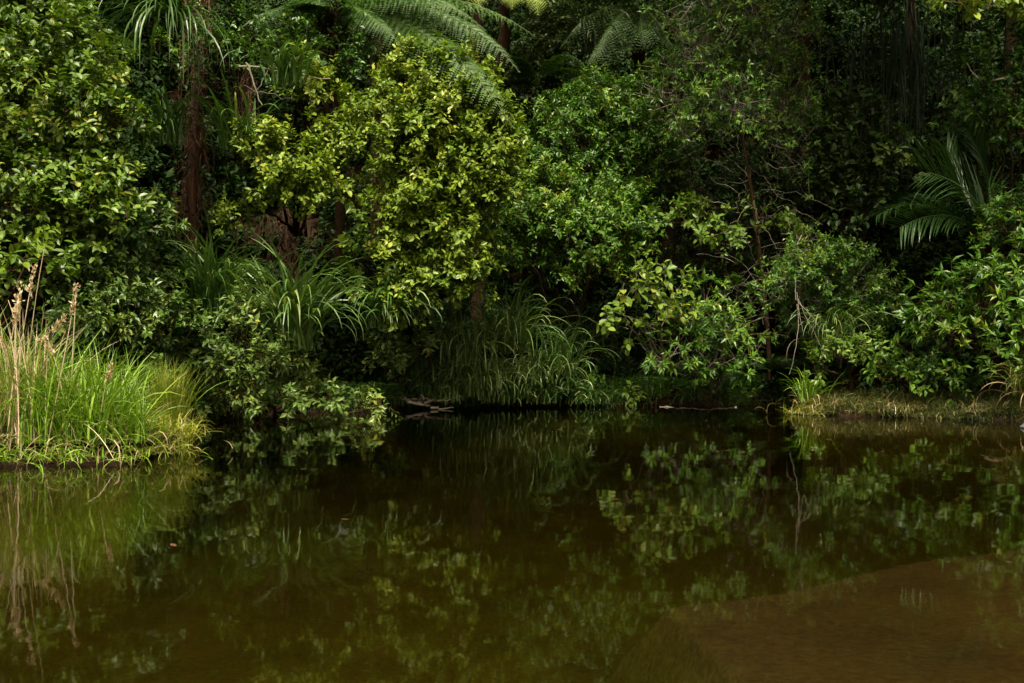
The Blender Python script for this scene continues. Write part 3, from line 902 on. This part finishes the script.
# low ground ferns
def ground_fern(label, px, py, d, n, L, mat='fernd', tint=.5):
    b = W(px, py, d)
    t = thing('fern', label, 'fern', b, 'ground ferns on the bank')
    for k in range(n):
        an = rng.uniform(-2.6, 2.6) + math.pi
        dirx = np.array([math.sin(an), math.cos(an), 0])
        l = L * rng.uniform(.7, 1.1)
        p1 = b + dirx * l * .5 + np.array([0, 0, l * rng.uniform(.45, .7)])
        p2 = b + dirx * l + np.array([0, 0, l * rng.uniform(-.25, .25)])
        frond(t, bez(b, p1, p2, 18), L * .24, mat, 22, 8, tint + rng.normal() * .08, rach=.007)


ground_fern('dark fern with drooping fronds left of the dead branch on the far shore', 770, 372, 21.6, 9, 1.1)
ground_fern('feathery fern under the pointed rosette shrub above the pale streak on the water', 715, 380, 21.8, 9, 1.0, 'fern', .35)
ground_fern('fern hanging in shade below the lower mid green bush at its left', 448, 285, 19.6, 8, .9)
ground_fern('small dark fern between the drooping sedges and the pointed rosette shrub', 668, 375, 21.9, 8, .8)
ground_fern('shaded fern high on the slope between golden shrub and mid green bush', 535, 85, 22.4, 10, 1.3, 'fernd', .45)
ground_fern('fern frond tuft just above the upper mid green bush in the dark', 560, 110, 22.6, 8, 1.0, 'fernd', .6)
ground_fern('pale young fern glowing beside the slender tree above the mid green bush', 655, 78, 22.6, 6, .7, 'fern', .75)

# ------------------------------------------------------------------ palm
pc = W(992, 246, 18.9)
pb = np.array([pc[0], pc[1], gz(pc[0], pc[1]) - .05])
t = thing('palm', 'shaded palm with glossy fan of long leaflets at the right', 'palm', pb)
a = Acc()
trunk_tube(a, pb, pc, .13, .1, 10, .02)
a.build('trunk', M['barkdark'], t, smooth=True)
for (mid, tip, ll, dr, *ro) in [((985, 185, 18.3), (928, 172, 17.8), 1.25, (2, 26), 1.3), ((955, 195, 18.4), (900, 228, 18.0), .85, (10, 40), 1.0), ((935, 185, 19.0), (878, 215, 18.6), .9, (40, 85)), ((995, 170, 19.2), (968, 130, 19.0), 1.0, (15, 50)),
                           ((1040, 170, 20.4), (1075, 190, 19.8), .9, (30, 80)), ((930, 180, 21.4), (890, 200, 21.8), .8, (40, 90)), ((970, 215, 18.6), (948, 150, 18.6), 1.0, (4, 30), .9)]:
    palm_frond(t, bez(pc, W(*mid), W(*tip), 24), ll, droop=dr, roll=ro[0] if ro else 0.0)

# ------------------------------------------------------------------ rusty fern trunks with hanging dead fronds
def rusty(label, p0, p1, r, n, L):
    b = W(*p0)
    t = thing('dead_tree_fern', label, 'tree fern', b, 'rusty dead fern trunks')
    a = Acc()
    pts = trunk_tube(a, b, W(*p1), r * .6, r * .5, 18, .02, rough=.25)
    a.build('trunk', M['rust'], t, smooth=True)
    a = Acc()
    for p in pts[1:]:
        hang(a, p, n // 15, L, np.array([r * .8, r * .8, .12]), .022)
        for q in range(max(6, n // 22)):
            an = rng.uniform(0, 6.28)
            s = p + np.array([math.cos(an), math.sin(an), rng.normal() * .8]) * r * rng.uniform(.3, 1.15)
            e = s + np.array([rng.normal() * .35, -.12, -1]) * L * rng.uniform(.25, .8)
            tube(a, wobble(s, e, 9, .22), np.linspace(rng.uniform(.010, .024), .004, 9), 4, rng.uniform(.2, .95))
    a.build('dead_fronds', M['rust'], t)


rusty('tall rusty brown fern trunk shaggy with dead fronds left of the golden shrubs', (193, 260, 18.4), (196, -15, 18.0), .17, 260, .7)
rusty('short rusty hanging bundle just above the left golden shrub', (252, 145, 18.0), (246, 72, 17.9), .09, 90, .5)
rusty('slanting rusty fern stem between the two golden shrubs', (352, 205, 18.6), (322, 100, 18.3), .08, 110, .5)
rusty('dim reddish trunk in the dark hollow under the left golden shrub', (292, 300, 20.6), (285, 205, 21.0), .14, 70, .6)
# root curtain in the hollow
t = Acc()
for k in range(26):
    s = W(rng.uniform(235, 335), rng.uniform(212, 228), 20.2)
    tube(t, wobble(s, s + np.array([rng.normal() * .1, -.1, -rng.uniform(.4, 1.1)]), 9, .1), np.linspace(.014, .004, 9), 4, rng.uniform(.2, .8))
tag(t.build('hanging_roots', M['rust'], smooth=True), 'curtain of thin reddish roots hanging in the hollow below the left golden shrub', 'roots')
t = Acc()
b = rng.normal(size=(150, 3)) * np.array([.75, .3, .5]) + W(910, 20, 22.6)
straps(t, b, rng.random(150) * 6.28, R(-80), R(8), 2.6 * (.5 + rng.random(150)), .03, 8, np.clip(rng.normal(size=150) * .2 + .12, 0, 1), 1.5)
tag(t.build('hanging_strands', M['strapd']), 'curtain of long thin grey strands hanging in the darkest hollow at upper right', 'vines')

# ------------------------------------------------------------------ strap-leaved clumps, sedges
G = 'strap-leaved clumps along the far bank'
strap_clump('strap_leaf_clump', 'largest arching strap-leaved clump, sunlit, beneath the golden shrubs', 'flax', 292, 350, 17.0, 170, 2.1, .062, group=G, azc=165, azs=1.2, tint_mu=.66, bend=(50, 170), e0=(55, 94), spread=.15, power=1.6, K=11)
strap_clump('strap_leaf_clump', 'strap-leaved clump between the rusty fern trunk and the pale waterside bush', 'flax', 214, 318, 17.3, 130, 1.8, .055, group=G, azc=185, azs=1.4, tint_mu=.5, bend=(50, 160), e0=(55, 92), spread=.15, power=1.7, K=11)
strap_clump('strap_leaf_clump', 'smaller strap-leaved tuft tucked under the dangling golden twigs', 'flax', 386, 328, 18.4, 100, 1.5, .05, group=G, azc=170, azs=1.1, tint_mu=.55, bend=(90, 160), spread=.12)
strap_clump('strap_leaf_clump', 'dark strap leaves hanging at the top left above the broad-leaved tree', 'flax', 165, 12, 16.6, 120, 1.6, .05, mat='strap', group=G, azc=185, azs=1.3, bend=(70, 130), e0=(-10, 60), tint_mu=.3, power=1.0)
strap_clump('strap_leaf_clump', 'dark strap-leaved clump perched left of the rusty fern trunk', 'flax', 164, 145, 17.2, 55, 1.5, .05, mat='strap', group=G, azc=200, azs=1.2, bend=(80, 150), tint_mu=.4)
strap_clump('strap_leaf_clump', 'strap leaves between the rusty fern trunk and the left golden shrub', 'flax', 236, 150, 17.4, 55, 1.5, .055, mat='strap', group=G, azc=160, azs=1.3, bend=(60, 150), tint_mu=.42)
strap_clump('strap_leaf_clump', 'bluish strap leaves hanging behind the top of the left golden shrub', 'flax', 285, 84, 17.3, 50, 1.3, .05, mat='strap', group=G, azc=180, azs=1.2, bend=(100, 165), tint_mu=.45)
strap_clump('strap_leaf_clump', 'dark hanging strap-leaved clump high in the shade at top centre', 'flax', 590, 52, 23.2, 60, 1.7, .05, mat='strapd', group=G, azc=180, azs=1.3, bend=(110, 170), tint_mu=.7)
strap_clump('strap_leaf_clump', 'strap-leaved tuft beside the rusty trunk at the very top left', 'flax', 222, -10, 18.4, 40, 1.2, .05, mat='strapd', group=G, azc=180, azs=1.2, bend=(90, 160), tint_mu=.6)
G = 'drooping sedges on the far shore'
for (px, py, d, n, L, lab, tm, mt) in [
        (462, 366, 20.5, 130, 1.7, 'leftmost tall drooping sedge on the far shore beside the small waterside bush', .6, 'strap'),
        (510, 352, 20.9, 150, 2.0, 'tallest drooping sedge in the middle of the far shore under the green bush', .55, 'strap'),
        (562, 376, 21.1, 120, 1.55, 'drooping sedge at the mud edge, rightmost of the tall sunlit ones', .52, 'strap'),
        (500, 385, 20.7, 90, 1.0, 'short bright sedge at the waterline in front of the tall sedges', .66, 'strap'),
        (452, 380, 20.6, 70, 1.0, 'short sedge at the waterline right of the driftwood roots', .5, 'strap'),
        (540, 386, 21.2, 80, 1.0, 'low sedge trailing its leaves into the water beside the mud', .4, 'strap'),
        (425, 392, 20.9, 90, 1.1, 'sedge behind the twisted driftwood roots at the waterline', .45, 'strap'),
        (520, 398, 21.0, 120, .9, 'low sedge fringe dipping its tips into the water in mid picture', .5, 'strap'),
        (565, 392, 21.2, 90, .9, 'narrow sedge at the right end of the sedge row beside the mud', .45, 'strap'),
        (480, 400, 20.8, 110, .85, 'low sedge fringe at the waterline between bright sedge and driftwood', .5, 'strap'),
        (445, 402, 20.3, 60, .7, 'sedge fringe trailing in the water at the left end of the tall sedges', .5, 'strap'),
        (500, 402, 20.7, 60, .6, 'sedge fringe trailing in the water under the tallest sedge', .6, 'strap'),
        (540, 403, 21.0, 60, .7, 'sedge fringe trailing in the water below the rightmost tall sunlit sedge', .5, 'strap'),
        (585, 403, 21.2, 90, .6, 'small sedge fringe at the very left end of the mud', .5, 'strap'),
        (475, 396, 20.5, 120, 1.1, 'medium sedge leaning over the water between the two tallest sedges', .62, 'strap'),
        (487, 388, 20.4, 80, 1.25, 'sedge with splayed blades between the leftmost and the tallest sedge', .72, 'strap'),
        (534, 384, 20.8, 80, 1.35, 'splayed sedge just right of the tallest sedge', .66, 'strap'),
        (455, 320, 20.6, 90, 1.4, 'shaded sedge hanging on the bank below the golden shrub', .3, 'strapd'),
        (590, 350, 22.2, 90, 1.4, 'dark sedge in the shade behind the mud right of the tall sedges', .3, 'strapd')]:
    strap_clump('sedge', lab, 'sedge', px, py, d, n, L * rng.uniform(.9, 1.1), rng.uniform(.028, .045), mat=mt, group=G, azc=180 + rng.uniform(-35, 35), azs=1.35, tint_mu=tm + .10, bend=(60, 172), e0=(38, 94), spread=.2, power=1.8, K=11, drift=.5, tint_sd=.26)
strap_clump('sedge', 'pale arching sedge tuft on the left end of the right turf bank', 'sedge', 832, 345, 19.2, 110, 1.35, .03, mat='strap', group=G, azc=190, azs=1.3, tint_mu=.7, bend=(110, 175), e0=(60, 90), spread=.16, dry=4)
strap_clump('sedge', 'upright green sedge tuft at the corner of the right turf bank', 'sedge', 808, 402, 18.7, 60, .9, .022, mat='grass', group=G, azc=200, azs=1.4, tint_mu=.3, bend=(40, 130), spread=.1, dry=16)
strap_clump('sedge', 'pale grassy sedge leaning out over the water at the right edge', 'sedge', 1024, 395, 16.8, 60, 1.0, .024, mat='moss', group=G, azc=240, azs=.8, tint_mu=.6, bend=(80, 160), spread=.12, dry=5)
strap_clump('sedge', 'thin green sedge tuft on the mud left of the ferns', 'sedge', 655, 396, 21.9, 80, .85, .018, mat='mid', group=G, azc=180, azs=1.5, tint_mu=.5, bend=(30, 110), spread=.25)
strap_clump('sedge', 'low green sedge tuft at the left end of the muddy shore', 'sedge', 608, 398, 21.9, 80, .7, .018, mat='mid', group=G, azc=180, azs=1.5, tint_mu=.5, bend=(30, 120), spread=.3)

# ------------------------------------------------------------------ the grass spit at the left
G = 'grass clumps on the left bank'
def grass(label, px, d, n, L, wd, mat, spread, e0=(55, 90), bend=(20, 110), dry=0, tint_mu=.45, azc=None, py=None, dryL=.8):
    b = W(px, 400, d)
    b[2] = max(gz(b[0], b[1]), -.02) if py is None else W(px, py, d)[2]
    t = thing('grass_clump', label, 'grass', b, G)
    a = Acc()
    off = rng.normal(size=(n, 3)) * np.array([spread, spread * .6, .0])
    azm = rng.random(n) * 6.28 if azc is None else R(azc) + rng.normal(size=n) * 1.3
    straps(a, b + off, azm, R(e0[0]) + rng.random(n) * R(e0[1] - e0[0]), R(bend[0]) + rng.random(n) ** 1.5 * R(bend[1] - bend[0]), L * (.45 + .7 * rng.random(n)), wd * (.7 + .6 * rng.random(n)), 6,
           np.clip(tint_mu + .2 * rng.normal(size=n), 0, 1), .4)
    a.build('blades', M[mat], t)
    if dry:
        a = Acc()
        off = rng.normal(size=(dry, 3)) * np.array([spread * 1.1, spread * .6, .0])
        straps(a, b + off, R(180) + rng.normal(size=dry) * 1.4, R(10) + rng.random(dry) * R(75), R(30) + rng.random(dry) * R(130), L * dryL * (.3 + .8 * rng.random(dry)), wd * .7, 6,
               np.clip(.68 + .22 * rng.normal(size=dry), 0, 1), .8)
        a.build('dry_blades', M['dry'], t)
    return t


grass('tall lush green grass clump under the dry seed stalks at the left edge', 15, 11.0, 700, 1.3, .022, 'grass', .36, e0=(52, 92), dry=120, tint_mu=.4)
grass('broad-bladed bright green grass clump at the water edge in the middle of the grass bank', 78, 10.95, 700, 1.05, .023, 'grass', .28, e0=(52, 92), dry=60, tint_mu=.42)
grass('green grass clump bending over the pond at the right of the lush grass', 112, 11.0, 360, .66, .016, 'grass', .22, e0=(30, 88), dry=60, tint_mu=.5, bend=(30, 140))
grass('grass clump half hidden behind the seed stalks at the left edge', -40, 11.4, 380, 1.4, .022, 'grass', .34, dry=150, tint_mu=.4)
grass('short yellow matted grass between the lush green clump and the fine tuft', 143, 11.7, 620, .42, .012, 'ygrass', .26, dry=160, tint_mu=.5, e0=(15, 80), bend=(40, 150))
grass('fine upright yellow-green rush tuft at the tip of the grass bank', 167, 12.5, 700, .95, .009, 'ygrass', .085, e0=(68, 92), bend=(5, 60), tint_mu=.25)
grass('small yellow-green tuft rooted at the very water edge of the grass bank tip', 182, 12.5, 110, .55, .012, 'ygrass', .06, e0=(55, 90), bend=(10, 60), tint_mu=.4, py=447)
grass('olive grass clump in shade behind the fine rush tuft', 120, 12.6, 260, .9, .014, 'grass', .3, tint_mu=.25, dry=60)

grass('fringe of dead straw blades hanging over the water along the front of the grass bank', 45, 10.6, 300, .45, .016, 'grass', .6, e0=(15, 80), dry=90, tint_mu=.5, azc=180, bend=(60, 150), dryL=1.3)
grass('short dead yellow fringe under the fine rush tuft at the grass bank corner', 140, 11.2, 180, .32, .014, 'ygrass', .28, e0=(10, 75), dry=70, tint_mu=.5, azc=150, bend=(60, 150), dryL=1.2)

b = W(6, 400, 10.85)
b[2] = max(gz(b[0], b[1]), 0)
t = thing('grass_clump', 'patch of pale dead straw standing among the green at the far left edge', 'grass', b, G)
a = Acc()
n = 260
straps(a, b + rng.normal(size=(n, 3)) * np.array([.26, .2, 0]), R(180) + rng.normal(size=n) * 1.6, R(55) + rng.random(n) * R(38), R(5) + rng.random(n) * R(70), 1.55 * (.45 + .6 * rng.random(n)), .014, 6, np.clip(.72 + .2 * rng.normal(size=n), 0, 1), .6)
a.build('straw', M['dry'], t)

# dry seed stalks
stalks = [((-2, 430), (10, 340), (20, 290), 1), ((10, 430), (22, 320), (34, 272), 1), ((20, 430), (30, 320), (44, 248), 0), ((45, 440), (70, 330), (75, 292), 1), ((68, 430), (74, 330), (76, 288), 0),
          ((12, 440), (4, 320), (-8, 290), 1), ((50, 420), (45, 330), (60, 322), 1), ((98, 440), (102, 390), (110, 372), 1),
          ((22, 430), (12, 330), (18, 305), 1), ((36, 450), (30, 360), (8, 300), 0), ((5, 450), (20, 350), (52, 330), 1), ((70, 445), (60, 360), (48, 345), 1)]
for q in range(9):
    u = rng.uniform(-10, 24)
    stalks.append(((u, 440), (u + rng.normal() * 8, 350), (u + rng.normal() * 16, rng.uniform(300, 350)), q % 3 == 0))
for i, (p0, p1, p2, head) in enumerate(stalks):
    d = 10.8 + rng.uniform(-.3, .3)
    b = W(p0[0], 440, d)
    b[2] = max(gz(b[0], d), 0)
    P = bez(b, W(p1[0], p1[1], d - .1), W(p2[0], p2[1], d - .15), 14)
    t = thing('seed_stalk', 'dry straw-coloured grass stalk standing above the lush green grass at the left', 'grass', b, 'dry seed stalks in the left grass')
    a = Acc()
    tube(a, P, np.linspace(.006, .0035, 14), 4, rng.uniform(.85, 1))
    a.build('stalk', M['dry'], t)
    if head:
        a = Acc()
        tp, tg = P[-4:], unit(P[-1] - P[-4])
        n = 50
        u = rng.random(n)
        org = P[-4] + (P[-1] + tg * .08 - P[-4]) * u[:, None] + rng.normal(size=(n, 3)) * .012
        instance(a, leaf_lance(.2), org, tg + rng.normal(size=(n, 3)) * .4, rand_dirs(n), .065 * (1.1 - .5 * u), np.clip(.78 + .18 * rng.normal(size=n), 0, 1))
        a.build('seed_head', M['dry'], t)

# ------------------------------------------------------------------ turf lip of the right bank, litter on the mud
n = 9000
px = rng.uniform(800, 1150, n)
s = rng.random(n) ** 1.6 * 2.6 - .06
d = np.interp(px, SH_PX, SH_D) + s
x = (px - 512) / F_PX * d
z = terrain_z(x, d)[0]
a = Acc()
patch = np.sin(px * .05) * .12 + np.sin(px * .023 + 1) * .1
straps(a, np.stack([x, d, np.maximum(z, .02)], -1), R(180) + rng.normal(size=n) * 1.3, R(10) + rng.random(n) * R(80), R(60) + rng.random(n) * R(110), .13 + .24 * rng.random(n), .010, 4,
       np.clip(.42 + patch + .2 * rng.normal(size=n), 0, 1), .5)
o = a.build('turf', M['moss'])
o['kind'] = 'stuff'
n = 2600
px = rng.uniform(380, 805, n)
d = np.interp(px, SH_PX, SH_D) + rng.random(n) * 1.6 + .02
x = (px - 512) / F_PX * d
z = terrain_z(x, d)[0] + .015
a = Acc()
instance(a, leaf_lance(.28), np.stack([x, d, z], -1), rand_dirs(n) * [1, 1, .25], rand_dirs(n) * .35 + np.array([0, 0, 1]), .05 + .06 * rng.random(n), np.clip(.45 + .25 * rng.normal(size=n), 0, 1))
o = a.build('leaf_litter', M['litter'])
o['kind'] = 'stuff'

for (px, dd, L_, n_, lab, mt, dr) in [
        (812, .12, .42, 160, 'tan and green grass tuft drooping over the left corner of the right turf bank', 'ygrass', 60),
        (842, .15, .34, 130, 'second grass tuft from the left corner of the right turf bank', 'moss', 70),
        (878, .10, .40, 150, 'straw-coloured grass tuft hanging at the middle of the right turf bank', 'moss', 70),
        (905, .10, .36, 130, 'dry tan tuft just right of the straw-coloured one on the turf bank', 'moss', 50),
        (950, .15, .30, 110, 'low olive moss tuft on the turf bank under the low leafy shrub', 'moss', 40),
        (990, .15, .32, 120, 'mossy grass tuft on the turf bank beside the pale arching edge sedge', 'moss', 60)]:
    t = grass(lab, px, float(np.interp(px, SH_PX, SH_D)) + dd, n_, L_, .014, mt, .26, e0=(15, 85), bend=(50, 150), dry=dr, tint_mu=.55, azc=180, dryL=1.2)
    t['group'] = 'tufts on the right turf bank'

# low herbs over the soil of the far bank
n = 5200
px = rng.uniform(196, 815, n)
d = np.interp(px, SH_PX, SH_D) + .12 + rng.random(n) ** 1.2 * 2.6
keep = ((px < 560) | (rng.random(n) < .2) | (d - np.interp(px, SH_PX, SH_D) > .9)) & ((np.sin(px * .061) + np.sin(px * .17 + d * 3) + rng.normal(size=n) * .6 > -.5) | (px < 560))
px, d = px[keep], d[keep]
n = len(px)
x = (px - 512) / F_PX * d
b = np.stack([x, d, terrain_z(x, d)[0]], -1)
a = Acc()
m = 6
an = rng.random((n, m)) * 6.28
hh = .06 + .22 * rng.random((n, m))
org = (b[:, None, :] + np.stack([np.cos(an) * .05, np.sin(an) * .05, hh], -1)).reshape(-1, 3)
xd = np.stack([np.cos(an), np.sin(an), .1 + 0 * an], -1).reshape(-1, 3)
instance(a, leaf_rich(.28), org, xd, rng.normal(size=org.shape) * .3 + np.array([0, -.3, .9]), .06 + .07 * rng.random(n * m), np.clip(.5 + .2 * rng.normal(size=n * m), 0, 1))
o = a.build('ground_cover', M['mid'])
o['kind'] = 'stuff'
n = 5200
px = rng.uniform(196, 805, n)
px[::2] = rng.uniform(370, 620, n // 2)
d = np.interp(px, SH_PX, SH_D) + rng.random(n) ** 2 * .8 - .03
x = (px - 512) / F_PX * d
a = Acc()
k = ((np.sin(px * .045) + np.sin(px * .13) + rng.normal(size=n) * .5) > -.3)
x, d = x[k], d[k]
n = len(x)
straps(a, np.stack([x, d, np.maximum(terrain_z(x, d)[0], .0)], -1), R(180) + rng.normal(size=n) * 1.4, R(20) + rng.random(n) * R(70), R(50) + rng.random(n) * R(110), .2 + .5 * rng.random(n), .016, 5,
       np.clip(.4 + .22 * rng.normal(size=n), 0, 1), .5)
o = a.build('bank_grass', M['strap'])
o['kind'] = 'stuff'

# ------------------------------------------------------------------ small things at the waterline
t = thing('driftwood', 'thin white strip standing for a streak of sheen along the muddy waterline', 'driftwood', W(700, 409, 20.6))
a = Acc()
P = wobble(np.array([3.1, 20.95, .010]), np.array([4.7, 20.85, .014]), 22, .04)
tube(a, P, np.linspace(.006, .010, 22) * (1 + .6 * np.abs(rng.normal(size=22))), 6, .6)
a.build('stick', M['white'], t, smooth=True)  # white tube modelled in place of the light streak on the water
t = thing('driftwood', 'tangle of brown twisted dead roots at the water edge under the small bush', 'driftwood', W(425, 405, 20.0))
a = Acc()
for k in range(11):
    s = np.array([rng.uniform(-2.2, -1.5), 20.2 + rng.uniform(-.2, .4), rng.uniform(.02, .2)])
    e = s + np.array([rng.uniform(-.5, .7), rng.uniform(-.4, .2), rng.uniform(-.1, .18)])
    tube(a, wobble(s, e, 9, .14), np.linspace(.03, .008, 9), 5, rng.uniform(.4, 1))
a.build('roots', M['twig'], t, smooth=True)


def rock(label, p, r):
    import bmesh
    bm = bmesh.new()
    bmesh.ops.create_icosphere(bm, subdivisions=3, radius=1)
    for v in bm.verts:
        q = v.co
        k = 1 + .14 * math.sin(q.x * 3.1 + 1) * math.cos(q.y * 2.7) + .10 * math.sin(q.z * 5 + q.x * 4) + random.uniform(-.03, .03)
        v.co = Vector((q.x * r[0] * k, q.y * r[1] * k, max(q.z, -.5) * r[2] * k))
    me = bpy.data.meshes.new('rock')
    bm.to_mesh(me)
    bm.free()
    me.materials.append(M['stone'])
    at = me.attributes.new('tint', 'FLOAT', 'POINT')
    at.data.foreach_set('value', np.full(len(me.vertices), .45, dtype=np.float32))
    o = bpy.data.objects.new('rock', me)
    C.objects.link(o)
    o.location = p
    tag(o, label, 'rock')


rock('small grey stone at the water edge below the right turf bank', (8.05, 15.3, .02), (.24, .18, .12))
for k, (px, py) in enumerate([(716, 452), (728, 451), (742, 453), (577, 447), (176, 547), (755, 452), (420, 425), (440, 431), (600, 424), (655, 421), (690, 430), (480, 440), (250, 452), (300, 470), (830, 440), (880, 452), (350, 520), (620, 500)]):
    d = F_PX * CAM_H / (py - HORIZON)
    a = Acc()
    p = W(px, py, d)
    p[2] = .006
    instance(a, leaf_rich(.26, .15, -.1), np.array([p]), rand_dirs(1) * [1, 1, 0], np.array([[0, 0, 1.0]]), [.05 + .03 * random.random()], np.array([.1 + .35 * random.random()]))
    tag(a.build('floating_leaf', M['litter']), 'small fallen yellowish leaf floating on the open pond', 'leaf', 'fallen leaves floating on the pond')
